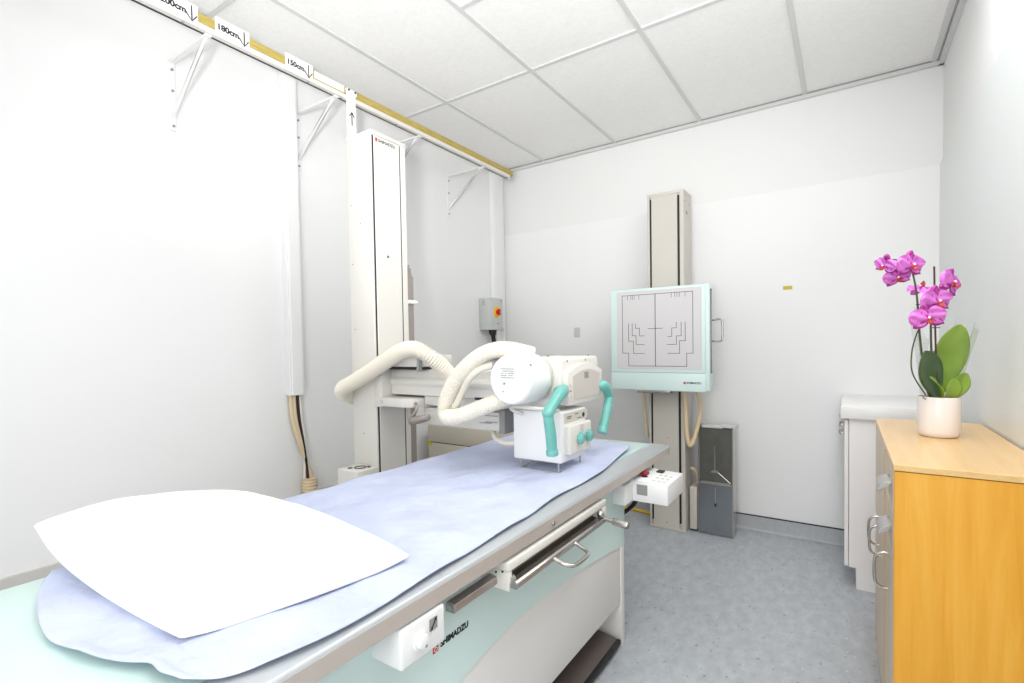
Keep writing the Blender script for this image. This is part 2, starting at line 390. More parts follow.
right = resample([(1.04,-3.212,0),(1.085,-3.17,0),(1.115,-3.09,0),(1.124,-3.0,0),(1.118,-2.83,0),(1.106,-2.6,0),(1.100,-2.45,0),(1.095,-2.36,0),(1.082,-2.22,0),(1.080,-2.1,0),(1.084,-1.95,0),(1.078,-1.86,0),(1.058,-1.73,0),(1.038,-1.58,0),(1.022,-1.47,0),(1.0,-1.387,0)], NV)
def wr(x, y):
    z = 0
    z += .0055*noise.noise(Vector((x*2.2+y*1.1, y*2.8, 1.3)))
    z += .012*(1-abs(noise.noise(Vector((x*5.0-y*2.5, y*2.2+x*1.2, 4.1))))*2.4)*.5
    z += .008*(1-abs(noise.noise(Vector((x*11+y*3, y*5-x*6, 8.7))))*2.2)*.5
    z += .0012*noise.noise(Vector((x*34, y*30, 2.0)))
    return z
def sheetf(u, v):
    i = round(u*NU); j = round(v*NV)
    C = (1-v)*near[i]+v*far[i]+(1-u)*left[j]+u*right[j]-((1-u)*(1-v)*near[0]+u*(1-v)*near[NU]+(1-u)*v*far[0]+u*v*far[NU])
    e = min(u, 1-u, v*1.6, (1-v)*1.6)
    z = .7555+max(-.002, wr(C.x, C.y)+.004)
    if v > .9: z += .010*(v-.9)/.1*(.5+.5*noise.noise(Vector((C.x*9, C.y*7, 3))))*(1 if u < .97 else .5)
    # gather the near corner
    dd = math.hypot(C.x-.965, C.y+3.215); z += .010*math.exp(-(dd/.08)**2)*(.5+.5*math.sin((C.x*1.0-C.y*.35)*46))
    if C.x < TX0-.004: z -= (TX0-.004-C.x)*.5
    z = .7555+(z-.7555)*(.35+.65*min(1, max(0, e)/.12))
    if .47 < C.x < .97 and -3.13 < C.y < -2.83: z = min(z, .7605)
    if e < .02: z += .002*math.sin(C.y*23+C.x*31)+.001
    return Vector((C.x, C.y, max(z, .7535) if C.x > TX0+.02 else z))
so = MB().grid(sheetf, NU, NV).build('disposable_sheet', 'sheet', ang=180, origin=(.74,-2.3,.75))
sm = so.modifiers.new('thick', 'SOLIDIFY'); sm.thickness = .0015; sm.offset = 1
tag(so, 'crumpled pale blue disposable sheet covering the x-ray table top', 'sheet')

c00, c10, c11, c01 = Vector((.325,-3.205,.838)), Vector((.965,-3.180,.778)), Vector((1.050,-2.785,.780)), Vector((.46,-2.80,.790))
def pil(side):
    def f(u, v):
        uu, vv = 2*u-1, 2*v-1
        uu = math.sin(uu*PI/2)*.5+uu*.5; vv = math.sin(vv*PI/2)*.5+vv*.5
        # edges pulled in between the pointed corners
        pu = uu*(1+.02*(1-vv*vv)); pv = vv*(1+(.03 if vv < 0 else -.04)*(1-uu*uu))
        a, b = (pu+1)/2, (pv+1)/2
        base = c00*(1-a)*(1-b)+c10*a*(1-b)+c11*a*b+c01*(1-a)*b
        k = max(0, (1-uu**2))**.46*max(0, (1-vv**2))**.46
        base.z -= .020*(1-uu*uu)*(1-v)+.012*(1-vv*vv)*u; base.z = max(base.z, .772)
        seam = base.z
        if side > 0:
            z = seam+.112*k+.010*k*noise.noise(Vector((base.x*5, base.y*6, 0)))+.004*k*noise.noise(Vector((base.x*16, base.y*16, 5)))
        else:
            z = max(.7635, seam-.055*k) if k > 0.02 else seam
            z = seam-(seam-.7635)*min(1, k*2.2)
        return Vector((base.x, base.y, z))
    return f
pm = MB(); pm.grid(pil(1), 70, 50); pm.grid(pil(-1), 70, 50); bmesh.ops.remove_doubles(pm.bm, verts=pm.bm.verts[:], dist=.0005)
pw = pm.build('pillow', 'pillow', ang=180, origin=(.65,-3.0,.765))
tag(pw, 'plump white pillow lying on the near end of the blue sheet', 'pillow')

# ------------------------------------------------------------------ tube stand
S = root('x_ray_tube_stand', (-.03,-1.895,0), 'tall cream floor stand whose arm holds the x-ray tube head over the table', 'x-ray machine')
CX0, CX1, CY0, CY1, CZ = -.115, .05, -2.0, -1.79, 2.18
cm = MB(); cm.box(CX0, CX1-.006, CY0, CY1, .03, CZ-.006, .003); cm.box(CX1-.008, CX1-.002, CY0, -1.991, .03, CZ, .002,1); cm.box(CX1-.008, CX1-.002, -1.821, CY1, .03, CZ, .001,1)
cm.box(CX0-.002, CX1+.002, CY0-.002, CY1+.002, CZ-.012, CZ+.004, .002)
cm.box(-.25,.12,-2.06,-1.72,0.001,.03,.004)
col = cm.build('column', 'white', S)
MB().box(CX1-.006, CX1, -1.982, -1.829, .04, CZ-.014, .002, 1).build('column_cover', 'white', col)
MB().box(CX1-.0065, CX1-.0035, -1.990, -1.822, .04, CZ-.016).build('column_slot', 'dark', col)
h = MB()
for x, z in ((-.09,1.87),(-.03,1.78),(-.085,1.30),(-.04,.82),(-.09,1.60)): h.cyl((x,CY0-.0015,z),(x,CY0+.001,z),.003, n=10)
h.each('column_screw', 'grey', col)
MB().cyl((CX1-.001,-1.914,1.631),(CX1+.002,-1.914,1.631),.006, n=16).build('green_indicator', 'green', col)
MB().box(CX1, CX1+.001, -1.974,-1.962,2.140,2.156).build('red_emblem', 'red', col)
text('SHIMADZU', .0205, 'maker_lettering', 'ink', col, (CX1+.0008,-1.957,2.147), (0,1,0), (0,0,1), align='LEFT')
rd = MB(); rd.box(.008,.036,-1.788,-1.740,.05,1.56,.002,1); rd.prism([(.010,1.56),(.034,1.56),(.026,1.60),(.018,1.60)],'y',-1.780,-1.748); rd.cyl((.022,-1.764,1.60),(.022,-1.764,1.615),.009,n=12)
rdo = rd.build('guide_track', 'taupe', S)
MB().box(.002,.055,-1.789,-1.732,1.425,1.442,.002).build('track_clip', 'purewhite', rdo)
ga = MB(); ga.box(-.275,-.268,-1.868,-1.815,2.16,2.505,.001,1); ga.box(-.275,-.10,-1.868,-1.815,2.158,2.172,.001,1)
gao = ga.build('pointer_arm', 'purewhite', S)
a = MB(); a.tube([(-.267,-1.842,2.335),(-.267,-1.842,2.40)], .0024, 6, 0); a.tube([(-.267,-1.856,2.378),(-.267,-1.842,2.401),(-.267,-1.828,2.378)], .0024, 6, 0)
a.build('arrow', 'ink', gao)
MB().box(-.2745,-.262,-1.872,-1.811,2.486,2.512,.002).build('rail_glide', 'purewhite', gao)
g_ = MB(); g_.cyl((-.263,-1.862,2.504),(-.258,-1.862,2.504),.005,n=12); g_.cyl((-.263,-1.822,2.504),(-.258,-1.822,2.504),.005,n=12); g_.each('glide_screw', 'black', gao)
# carriage
ca = MB(); ca.box(CX1+.001,.098,-2.012,-1.79,.950,1.14,.005)
lipp = [(.052,-2.0145),(.225,-2.0145),(.262,-2.0),(.285,-1.97),(.285,-1.84),(.262,-1.80),(.06,-1.79)]
ca.prism(lipp, 'z', .955, .994, .004); ca.box(.06,.33,-2.005,-1.80,1.130,1.178,.005)
cao = ca.build('carriage', 'white', S)
MB().box(.095,.325,-2.0,-1.80,1.1185,1.1305).build('carriage_gap', 'dark', cao)
s_ = MB(); s_.cyl((.10,-2.0165,.975),(.10,-2.012,.975),.008,n=16); s_.cyl((.165,-2.0065,1.15),(.165,-2.004,1.15),.003,n=10); s_.each('carriage_screw', 'ltgrey', cao)
MB().prism([(.335,1.112),(.347,1.112),(.352,1.150),(.350,1.205),(.340,1.200)], 'y', -2.035, -2.015, .001, 1).build('hose_clip', 'grey', cao)
# horizontal arm
am = MB(); prof = [(-1.955,1.005),(-1.955,1.042),(-1.962,1.052),(-1.966,1.065),(-1.960,1.078),(-1.955,1.082),(-1.955,1.112),(-1.95,1.118),(-1.84,1.118),(-1.835,1.112),(-1.835,1.005)]
am.prism(prof, 'x', .10, .66, .0015, 1); amo = am.build('arm', 'white', S)
lb = MB(); lb.box(.29,.66,-1.945,-1.845,.965,1.003,.003); lb.box(.26,.68,-1.92,-1.86,.876,.950,.004)
lbo = lb.build('arm_underbeam', 'white', S)
MB().box(.672,.70,-1.93,-1.85,.868,.962,.003).build('beam_end', 'grey', lbo)
s_ = MB()
for x,z in ((.60,.935),(.57,.905),(.60,.91)): s_.tube([(x,-1.9225,z),(x+.06,-1.9225,z)],.0015,6,0)
s_.each('beam_slot', 'grey', lbo)
MB().box(.575,.665,-1.957,-1.84,1.0,1.01).build('arm_shadow_gap', 'dark', amo)
# crank
ck = MB(); ck.tube([(.282,-1.99,.975),(.305,-2.012,.968),(.312,-2.016,.95),(.290,-2.02,.925),(.280,-2.02,.908),(.292,-2.02,.898)], .0065, 10, 6)
cko = ck.build('crank_arm', 'taupe', S)
MB().cyl((.284,-2.02,.902),(.392,-2.03,.928),.018,.015, n=20, bev=.004).build('crank_grip', 'taupe', cko)
# tube head
hd = MB(); hd.box(.66,.76,-1.965,-1.83,.985,1.125,.012,3); hd.box(.70,.82,-1.95,-1.84,1.0,1.16,.01)
hd.build('tube_mount', 'white', S)
tc = (.862,-2.13,1.098)
tm = MB(); tm.lathe([(0,.078),(.004,.083),(.010,.0855),(.10,.088),(.128,.088),(.134,.084)], tc, (0,1,0), 56)
tube = tm.build('tube_housing', 'purewhite', S)
tm = MB(); tm.lathe([(.128,.080),(.136,.080),(.140,.084),(.150,.084),(.156,.080),(.16,.070)], tc, (0,1,0), 48)
tm.build('tube_ring', 'cream', tube)
s_ = MB()
for an in (35,150,262): s_.cyl((tc[0]+.08*math.cos(math.radians(an)),tc[1]+.02,tc[2]+.08*math.sin(math.radians(an))),(tc[0]+.089*math.cos(math.radians(an)),tc[1]+.02,tc[2]+.089*math.sin(math.radians(an))),.005,n=12)
s_.cyl((.84,-2.132,1.085),(.84,-2.128,1.085),.004,n=12); s_.cyl((.835,-2.132,1.058),(.835,-2.128,1.058),.0025,n=12)
s_.each('housing_screw', 'taupe', tube)
s_ = MB()
for i in range(5):
    for j in range(9):
        if random.random() < .8: s_.box(.826+j*.0062,.8310+j*.0062,-2.1312,-2.1295,1.104+i*.0075,1.1065+i*.0075)
s_.build('rating_plate', 'grey', tube)
tm = MB(); tm.lathe([(0,.070),(.02,.074),(.20,.074),(.26,.066),(.275,.05)], (.862,-1.985,1.098), (0,1,0), 40)
tm.box(.80,.975,-1.975,-1.66,1.04,1.168,.012,3); tbo = tm.build('tube_body', 'white', S)
s_ = MB()
for x,y in ((.976,-1.93),(.976,-1.78)): s_.cyl((x-.002,y,1.155),(x+.001,y,1.155),.004,n=12)
s_.cyl((.88,-1.90,1.168),(.88,-1.90,1.176),.004,n=12); s_.cyl((.95,-1.70,1.168),(.95,-1.70,1.174),.003,n=12); s_.each('body_screw', 'grey', tbo)
gl_ = MB(); gl_.cyl((.795,-2.06,1.150),(.760,-2.09,1.150),.022,.019,n=24,bev=.003); gl_.build('cable_gland', 'grey', tube)
gl_ = MB(); gl_.cyl((.81,-2.07,1.150),(.79,-2.075,1.150),.028,n=24,bev=.003); gl_.build('gland_boss', 'white', tube)
# console on the tube body, arched face towards the room
def arch(y0, y1, z0, z1, k, n=14, taper=0):
    pts = [(y0+taper, z0), (y1-taper, z0), (y1, z1)]
    for i in range(1, n): t = i/n; pts.append((y1+(y0-y1)*t, z1+k*math.sin(PI*t)))
    pts.append((y0, z1)); return pts
cs = MB(); cs.prism(arch(-1.965,-1.665,.998,1.113,.032,taper=.008), 'x', .955, .994, .004); cs.prism(arch(-1.958,-1.672,1.0,1.108,.03), 'x', .85, .96, .003)
cso = cs.build('tube_console', 'white', S)
MB().prism(arch(-1.925,-1.695,1.018,1.100,.022,taper=.010), 'x', .990, .9965).build('console_face', 'window', cso)
MB().box(.996,.998,-1.835,-1.800,1.088,1.112,.0005,1).build('angle_display', 'grey', cso)
s_ = MB(); s_.box(.9935,.9955,-1.946,-1.938,1.046,1.052,.0005,1); s_.build('red_button', 'red', cso)
s_ = MB(); s_.box(.9935,.9955,-1.946,-1.938,1.064,1.074,.0005,1); s_.box(.9935,.9955,-1.940,-1.932,1.022,1.030,.0005,1); s_.each('grey_button', 'ltgrey', cso)
# handles
def grip(P, Q):
    g_ = MB(); g_.tube(P, .020, 16, 8, rfun=lambda t: .0225-.004*t)
    g_.sphere(P[-1], .0195)
    g_.tube(Q, .018, 16, 8, rfun=lambda t: .0165+(.004 if t > .85 else .0015*math.sin(t*3)))
    return g_.build('handle_grip', 'turq', S)
grip([(.965,-1.975,1.047),(.995,-2.00,1.056),(1.003,-2.045,1.045),(1.003,-2.085,1.020),(1.002,-2.120,.993)], [(1.002,-2.120,1.0),(1.003,-2.115,.965),(1.003,-2.105,.925),(1.002,-2.098,.885),(1.001,-2.092,.853)])
grip([(.965,-1.675,1.040),(.995,-1.675,1.050),(1.003,-1.655,1.040),(1.003,-1.635,1.022),(1.002,-1.617,1.003)], [(1.002,-1.617,1.01),(1.003,-1.63,.975),(1.003,-1.65,.935),(1.002,-1.672,.895),(1.001,-1.690,.862)])
# collimator
co = MB(); co.box(.786,.984,-2.0,-1.80,.800,.980,.006,3); co.box(.83,.93,-1.96,-1.84,.975,1.02,.004)
coo = co.build('collimator_box', 'purewhite', S)
co = MB(); co.box(.98,1.006,-1.975,-1.80,.826,.930,.006,3); cpo = co.build('collimator_panel', 'white', coo)
for y in (-1.905,-1.835):
    k_ = MB(); k_.lathe([(0,.013),(.004,.018),(.016,.0175),(.020,.013),(.021,.002)], (1.006,y,.878), (1,0,0), 24)
    for i in range(8): k_.cyl((1.008,y+.0175*math.cos(i*PI/4),.878+.0175*math.sin(i*PI/4)),(1.022,y+.0165*math.cos(i*PI/4),.878+.0165*math.sin(i*PI/4)),.0035,n=8)
    k_.build('collimator_knob', 'turq', coo)
MB().box(1.0055,1.007,-1.895,-1.868,.893,.924,.0005,1).build('grey_strip', 'ltgrey', coo)
s_ = MB(); s_.box(.984,.9855,-1.975,-1.79+.0,.936,.972,.0005,1); s_.build('scale_plate', 'cream', coo)
s_ = MB()
for y,w,z in ((-1.955,.035,.958),(-1.895,.030,.962),(-1.875,.03,.945),(-1.955,.03,.952)): s_.box(.985,.9862,y,y+w,z-.0012,z+.0012)
s_.cyl((.985,-1.825,.952),(.987,-1.825,.952),.009,n=18); s_.each('scale_mark', 'ink', coo)
s_ = MB()
yy = (-1.985,-1.815)
for x in (.81,.965):
    for y in yy: s_.tube([(x,y,.80),(x,y,.764)], .0035, 8, 0)
s_.tube([(.81,yy[0],.764),(.965,yy[0],.764)], .0035, 8, 0); s_.tube([(.81,yy[1],.764),(.965,yy[1],.764)], .0035, 8, 0)
s_.tube([(.81,yy[0],.764),(.81,yy[1],.764)], .0035, 8, 0); s_.tube([(.965,yy[0],.764),(.965,yy[1],.764)], .0035, 8, 0)
s_.each('spacer_leg', 'steel', coo)
lp = MB(); lp.tube([(.83,-2.004,.965),(.80,-2.03,.985),(.83,-2.05,.998),(.90,-2.05,.996),(.95,-2.02,.99),(.97,-1.99,.985)], .007, 10, 8)
lp.build('lower_bracket_loop', 'white', S)
# hoses
MB().tube([(-.155,-1.82,.95),(-.160,-1.93,.97),(-.145,-2.02,1.0),(-.09,-2.070,1.032),(-.01,-2.07,1.065),(.085,-2.065,1.108),(.19,-2.06,1.160),(.28,-2.055,1.200),(.345,-2.045,1.204),(.395,-2.02,1.175),(.418,-1.98,1.138),(.425,-1.93,1.09)], .031, 24, 10, ribs=.0100, amp=.24).build('corrugated_hose', 'hose', S)
MB().tube([(.885,-2.02,1.18),(.83,-2.08,1.20),(.765,-2.10,1.195),(.70,-2.11,1.165),(.64,-2.12,1.115),(.595,-2.12,1.06),(.565,-2.12,1.00),(.575,-2.13,.962),(.625,-2.14,.958),(.69,-2.13,.978),(.75,-2.12,1.002),(.81,-2.09,1.028),(.86,-2.04,1.04)], .028, 24, 10, ribs=.0085, amp=.10).build('corrugated_hose', 'hose', S)
MB().tube([(.775,-2.08,1.150),(.72,-2.105,1.132),(.67,-2.11,1.095),(.63,-2.10,1.045),(.60,-2.10,1.0),(.572,-2.11,.965)], .014, 14, 10).build('inner_cable', 'hose', S)
MB().tube([(.60,-1.87,.87),(.66,-1.93,.845),(.74,-1.95,.84),(.79,-1.92,.87),(.78,-1.88,.93)], .010, 12, 8).build('hanging_cable', 'hose', S)
# stand footbox
fb = MB(); fb.box(-.075,.062,-2.125,-2.006,.03,.68,.004); fbo = fb.build('brake_box', 'white', S)
q = MB(); q.lathe([(0,.026),(.003,.026),(.003,.021),(0,.021)], (.0,-2.06,.680), (0,0,1), 24, cap=False); q.box(-.035,-.02,-2.10,-2.085,.68,.684); q.box(.02,.035,-2.04,-2.03,.68,.684)
q.build('brake_switch', 'black', fbo)

# ------------------------------------------------------------------ overhead guide rail with brackets
G = root('overhead_guide_rail', (-.3,-1.8,2.48), 'long yellow timber and white guide rail held off the left wall by brackets', 'rail')
MB().box(-.296,-.280,-3.4,-.355,2.487,2.523,.001,1).build('timber_strip', 'timber', G)
c_ = MB(); c_.box(-.312,-.297,-3.4,-.36,2.462,2.512,.002,1); c_.box(-.312,-.276,-3.4,-.40,2.462,2.484,.002,1); c_.build('white_channel', 'white', G)
MB().box(-.2795,-.2775,-2.045,-1.876,2.488,2.521).build('pale_strip', 'timberlt', G)  # paler cream stretch laid over the timber
s_ = MB()
for y in (-2.60,-2.07,-1.885,-1.52,-.42): s_.cyl((-.292,y,2.4625),(-.292,y,2.458),.006,n=12)
s_.each('rail_bolt', 'grey', G)
for y in (-3.30,-2.51,-1.915,-1.335,-.71):
    b_ = MB(); b_.box(XL+.001,XL+.008,y-.012,y+.012,2.165,2.475,.001,1); b_.box(XL+.002,-.285,y-.012,y+.012,2.454,2.4615,.001,1)
    b_.prism([(XL+.006,2.215),(XL+.006,2.235),(-.31,2.4545),(-.32,2.4545)], 'y', y-.006, y+.006)
    bo = b_.build('bracket', 'purewhite', G)
    s_ = MB()
    for z in (2.425,2.335,2.185): s_.cyl((XL+.008,y,z),(XL+.013,y,z),.0055,n=12)
    s_.each('bracket_screw', 'grey', bo)
for n_, y0, y1 in (('200cm',-2.70,-2.552),('180cm',-2.488,-2.352),('150cm',-2.190,-2.053)):
    L_ = MB().box(-.2792,-.2778,y0,y1,2.462,2.540).build('distance_label', 'label', G); L_['label'] = 'white paper label reading '+n_
    text(n_, .032, 'distance_lettering', 'ink', L_, (-.2770,y0+(.020 if n_ == '200cm' else .006),2.504), (0,1,0), (0,0,1), align='LEFT', bold=.0011)
    a = MB(); ya = y1-.022
    a.tube([(-.2768,ya,2.532),(-.2768,ya,2.474)], .0024, 6, 0); a.tube([(-.2768,ya-.021,2.500),(-.2768,ya,2.474),(-.2768,ya+.018,2.500)], .0024, 6, 0)
    a.build('arrow', 'ink', L_)

# ------------------------------------------------------------------ wall trunking, cables, isolator
t_ = MB(); t_.box(XL+.0005,XL+.045,-2.010,-1.950,.972,2.665,.002,1); t_.box(XL+.0005,XL+.040,-2.022,-1.94,.972,2.665,.002,1)
tk = root('cable_trunking', (XL+.02,-1.98,.97), 'white vertical cable trunking on the left wall near the tube stand', 'trunking')
t_.build('trunking_cover', 'wall', tk)
for i,(dy,m_,r_,x_) in enumerate(((-.022,'cable',.011,.018),(-.006,'cable',.009,.02),(.008,'rubber',.007,.024),(.018,'purple',.004,.02),(.028,'hose',.007,.018))):
    MB().tube([(XL+x_,-1.985+dy,1.0),(XL+x_+.004,-1.98+dy,.85),(XL+x_+.012,-1.955+dy*.5,.70),(XL+x_+.015,-1.93-dy*.7,.55),(XL+x_+.015,-1.928-dy*.6,.48)], r_, 10, 8).build('trunking_cable', m_, tk)
MB().tube([(XL+.047,-1.93,.525),(XL+.047,-1.93,.30),(XL+.047,-1.93,.002)], .038, 20, 6, ribs=.016, amp=.10).build('corrugated_conduit', 'cable', tk)
ct_ = MB(); ct_.box(XL+.0005,XL+.04,-.20,-.07,1.36,2.645,.002,1); ct_.box(XL+.0005,XL+.028,-.055,-.03,.43,2.645,.002,1); ct_.box(XL+.04,XL+.044,-.192,-.14,1.36,2.64,.001,1)
tag(ct_.build('cable_trunking', 'wall', origin=(XL+.02,-.12,1.36)), 'white vertical trunking in the far left corner above the grey isolator', 'trunking')
I = root('isolator_switch', (XL,-.28,1.34), 'grey isolator box with red and yellow rotary switch in the far left corner', 'switch')
MB().box(XL+.001,-.50,-.362,-.204,1.340,1.592,.004).build('isolator_box', 'isobox', I)
MB().cyl((-.501,-.285,1.480),(-.494,-.285,1.480),.044,n=32,bev=.002).build('yellow_disc', 'yellow', I)
k_ = MB(); k_.cyl((-.495,-.285,1.480),(-.484,-.285,1.480),.021,n=24,bev=.002); k_.box(-.486,-.468,-.295,-.275,1.455,1.505,.004); k_.build('red_knob', 'red', I)
s_ = MB(); s_.box(-.5005,-.4992,-.29,-.255,1.386,1.394); s_.box(-.5005,-.4992,-.235,-.215,1.57,1.578)
for i in range(6): s_.box(XL+.03,XL+.06,-.3627,-.3615,1.535+i*.008,1.538+i*.008)
s_.each('isolator_marking', 'grey', I)
MB().cyl((-.555,-.27,1.341),(-.555,-.27,1.30),.034,.026,n=20,bev=.002).build('cable_gland', 'black', I)
MB().tube([(-.555,-.27,1.31),(-.55,-.25,1.15),(-.56,-.24,.9),(-.57,-.24,.43)], .018, 12, 6).build('supply_cable', 'rubber', I)
MB().tube([(-.585,-.225,1.345),(-.585,-.222,1.0),(-.585,-.22,.43)], .007, 8, 4).build('supply_cable', 'grey', I)
MB().tube([(-.575,-.205,1.345),(-.575,-.205,1.0),(-.58,-.205,.43)], .009, 8, 4).build('supply_cable', 'cable', I)

# beige generator cabinet in the far left corner
Gn = root('generator_cabinet', (-.1,-.85,0), 'low beige generator cabinet standing behind the tube stand arm', 'cabinet')
MB().box(-.50,.24,-1.098,-.55,.02,.584,.005).build('lower_body', 'creamdk', Gn)
MB().box(-.50,.24,-1.100,-.55,.589,.700,.005).build('upper_body', 'creamdk', Gn)
MB().box(-.495,.235,-1.09,-.55,.583,.590).build('seam', 'dark', Gn)
MB().box(-.499,-.470,-1.1025,-1.0985,.565,.592,.0005,1).build('yellow_sticker', 'yellowtag', Gn)
MB().box(-.48,.22,-1.08,-.57,0.001,.02).build('plinth', 'black', Gn)

# ------------------------------------------------------------------ chest stand
K = root('chest_bucky_stand', (.84,-.2,0), 'tall cream wall stand against the back wall carrying a mint image detector', 'x-ray machine')
k = MB(); k.box(.724,.738,-.292,-.11,0.001,2.172,.002,1); k.box(.750,.915,-.290,-.285,.012,2.168,.001,1); k.box(.930,.955,-.292,-.11,0.001,2.172,.002,1)
k.box(.735,.935,-.28,-.11,.002,2.172,.001,1); k.box(.722,.957,-.293,-.108,2.160,2.180,.003); k.box(.722,.957,-.293,-.108,0.001,.014,.002)
kc = k.build('column', 'cream', K)
MB().box(.737,.931,-.286,-.282,.05,2.148).build('column_slot', 'black', kc)
s_ = MB(); s_.box(.9548,.9562,-.235,-.205,2.035,2.055); s_.cyl((.835,-.2915,.045),(.835,-.2895,.045),.005,n=10); s_.cyl((.845,-.2915,.60),(.845,-.2895,.60),.004,n=10)
s_.cyl((.9545,-.26,2.11),(.957,-.26,2.11),.005,n=10); s_.cyl((.9545,-.16,2.11),(.957,-.16,2.11),.005,n=10); s_.each('column_screw', 'grey', kc)
DX0, DX1, DY0, DY1, DZ0, DZ1 = .528, 1.118, -.452, -.352, .918, 1.560
dm = MB(); dm.box(DX0,DX1+.022,DY0+.010,DY1,DZ0+.004,DZ1,.010,3); dm.box(DX0,DX1,DY0,DY0+.03,DZ0,1.035,.006,3)
dm.box(DX0,DX1,DY0-.004,DY0+.02,DZ0+.11,DZ1-.002,.008,3); dmo = dm.build('detector_housing', 'mint', K)
MB().box(.735,.94,-.355,-.292,1.0,1.45,.004).build('detector_carriage', 'ltgrey', K)
MB().box(.69,.90,-.46+.03,-.36,.900,.920,.002).build('lower_bracket', 'steel', K)
PX0, PX1, PZ0, PZ1, PY = .574, 1.098, 1.052, 1.543, DY0-.0055
MB().box(PX0,PX1,PY,PY+.004,PZ0,PZ1,.001,1).build('detector_panel', 'panelgrey', dmo)
ln = MB()
def LW(pts, w=.0016):
    P_ = [(PX0+(PX1-PX0)*u_, PZ1-(PZ1-PZ0)*v_) for u_, v_ in pts]
    for (x0,z0),(x1,z1) in zip(P_, P_[1:]):
        ln.box(min(x0,x1)-w, max(x0,x1)+w, PY-.0008, PY+.001, min(z0,z1)-w, max(z0,z1)+w)
LW([(.07,.05),(.07,.795),(.145,.795),(.145,.96),(.835,.96),(.835,.80),(.905,.80),(.905,.05),(.07,.05)])
LW([(.475,.05),(.475,.96)], .0022); LW([(.39,.485),(.56,.485)])
LW([(.147,.41),(.147,.64),(.207,.64),(.207,.80),(.34,.80)]); LW([(.193,.41),(.193,.57),(.24,.57),(.24,.685),(.34,.685)]); LW([(.235,.42),(.235,.475),(.283,.475),(.283,.575),(.34,.575)])
LW([(.820,.42),(.820,.645),(.755,.645),(.755,.80),(.62,.80)]); LW([(.775,.42),(.775,.585),(.72,.585),(.72,.69),(.615,.69)]); LW([(.72,.42),(.72,.485),(.668,.485),(.668,.59),(.62,.59)])
for u_ in (.137,.18,.20,.222,.28): LW([(u_,.05),(u_,.105)], .0012)
for u_ in (.665,.705,.73,.757,.822): LW([(u_,.05),(u_,.105)], .0012)
ln.build('alignment_lines', 'line', dmo)
MB().box(DX1+.0215,DX1+.0235,-.425,-.385,1.03,1.53,.0005,1).build('cassette_slot', 'black', dmo)
MB().box(DX1+.022,DX1+.026,-.408,-.398,1.04,1.52,.001,1).build('slot_trim', 'steel', dmo)
MB().tube([(DX1+.02,-.375,1.345),(DX1+.06,-.375,1.350),(DX1+.078,-.375,1.335),(DX1+.078,-.375,1.235),(DX1+.06,-.375,1.218),(DX1+.02,-.375,1.222)], .006, 12, 6).build('side_handle', 'steel', dmo)
MB().box(.990,1.003,DY0-.0012,DY0+.002,.965,.978).build('red_emblem', 'red', dmo)
text('SHIMADZU', .017, 'maker_lettering', 'ink', dmo, (1.008,DY0-.0008,.9715), (1,0,0), (0,0,1), align='LEFT', bold=.0003)
for pts, r_ in (([(.955,-.32,.93),(.965,-.31,.80),(.968,-.30,.64),(.982,-.29,.565),(1.004,-.28,.60),(1.030,-.27,.70),(1.045,-.27,.80),(1.035,-.29,.90),(1.03,-.31,.94)], .0145),
                ([(.70,-.31,.93),(.692,-.29,.85),(.690,-.27,.72),(.695,-.25,.62),(.712,-.22,.57)], .010),
                ([(.965,-.20,.40),(.99,-.19,.385),(1.005,-.18,.34),(1.0,-.17,.29)], .010)):
    MB().tube(pts, r_, 14, 10).build('looped_cable', 'cable', K)
jb = root('junction_box', (.99,-.14,0), 'narrow cream junction box standing between the chest stand and the metal plates', 'box')
MB().box(.965,1.012,-.235,-.09,.012,.285,.004).build('box_body', 'cream', jb)
MB().box(.967,1.010,-.233,-.092,.001,.012).build('box_foot', 'rubber', jb)
MB().box(1.0115,1.013,-.225,-.195,.235,.262).build('orange_tag', 'yellow', jb)
# metal plates by the stand
PL = root('cassette_holder', (1.13,-.22,0), 'upright grey metal cassette holder with two plates leaning by the back wall', 'holder')
pl = MB(); pl.box(1.032,1.222,-.235,-.228,.334,.676,.001,1); plo = pl.build('upper_plate', 'leadplate', PL)
pl = MB(); pl.box(1.028,1.224,-.245,-.238,.004,.330,.001,1); pl2 = pl.build('lower_plate', 'steelplate', PL)
pl = MB(); pl.box(1.022,1.032,-.245,-.14,.004,.69,.001,1); pl.box(1.222,1.230,-.245,-.14,.004,.69,.001,1); pl.box(1.03,1.224,-.15,-.14,.01,.68); pl.box(1.03,1.224,-.235,-.14,.003,.012)
pl.build('holder_frame', 'steel', PL)
pl = MB(); pl.box(1.025,1.23,-.252,-.236,.320,.332,.002,1); pl.box(1.04,1.21,-.25,-.15,.332,.340,.001,1); pl.build('middle_ledge', 'steel', PL)
pl = MB(); pl.box(1.045,1.17,-.25,-.16,.678,.694,.002); pl.box(1.16,1.245,-.245,-.16,.682,.700,.002); pl.build('top_clamp', 'ltgrey', PL)
q = MB(); q.box(1.118,1.124,-.239,-.235,.40,.565,.001,1); q.prism([(1.095,.395),(1.148,.395),(1.135,.41),(1.12,.415),(1.107,.41)], 'y', -.240, -.235); q.tube([(1.14,-.239,.40),(1.215,-.239,.338)], .0028, 8, 0)
q.box(1.122,1.129,-.249,-.245,.20,.305,.001,1); q.tube([(1.125,-.249,.305),(1.135,-.252,.325),(1.14,-.25,.333)], .004, 8, 4)
q.build('plate_pointer', 'steel', plo)
MB().box(1.120,1.131,-.251,-.245,.185,.205,.001,1).build('catch', 'black', pl2)
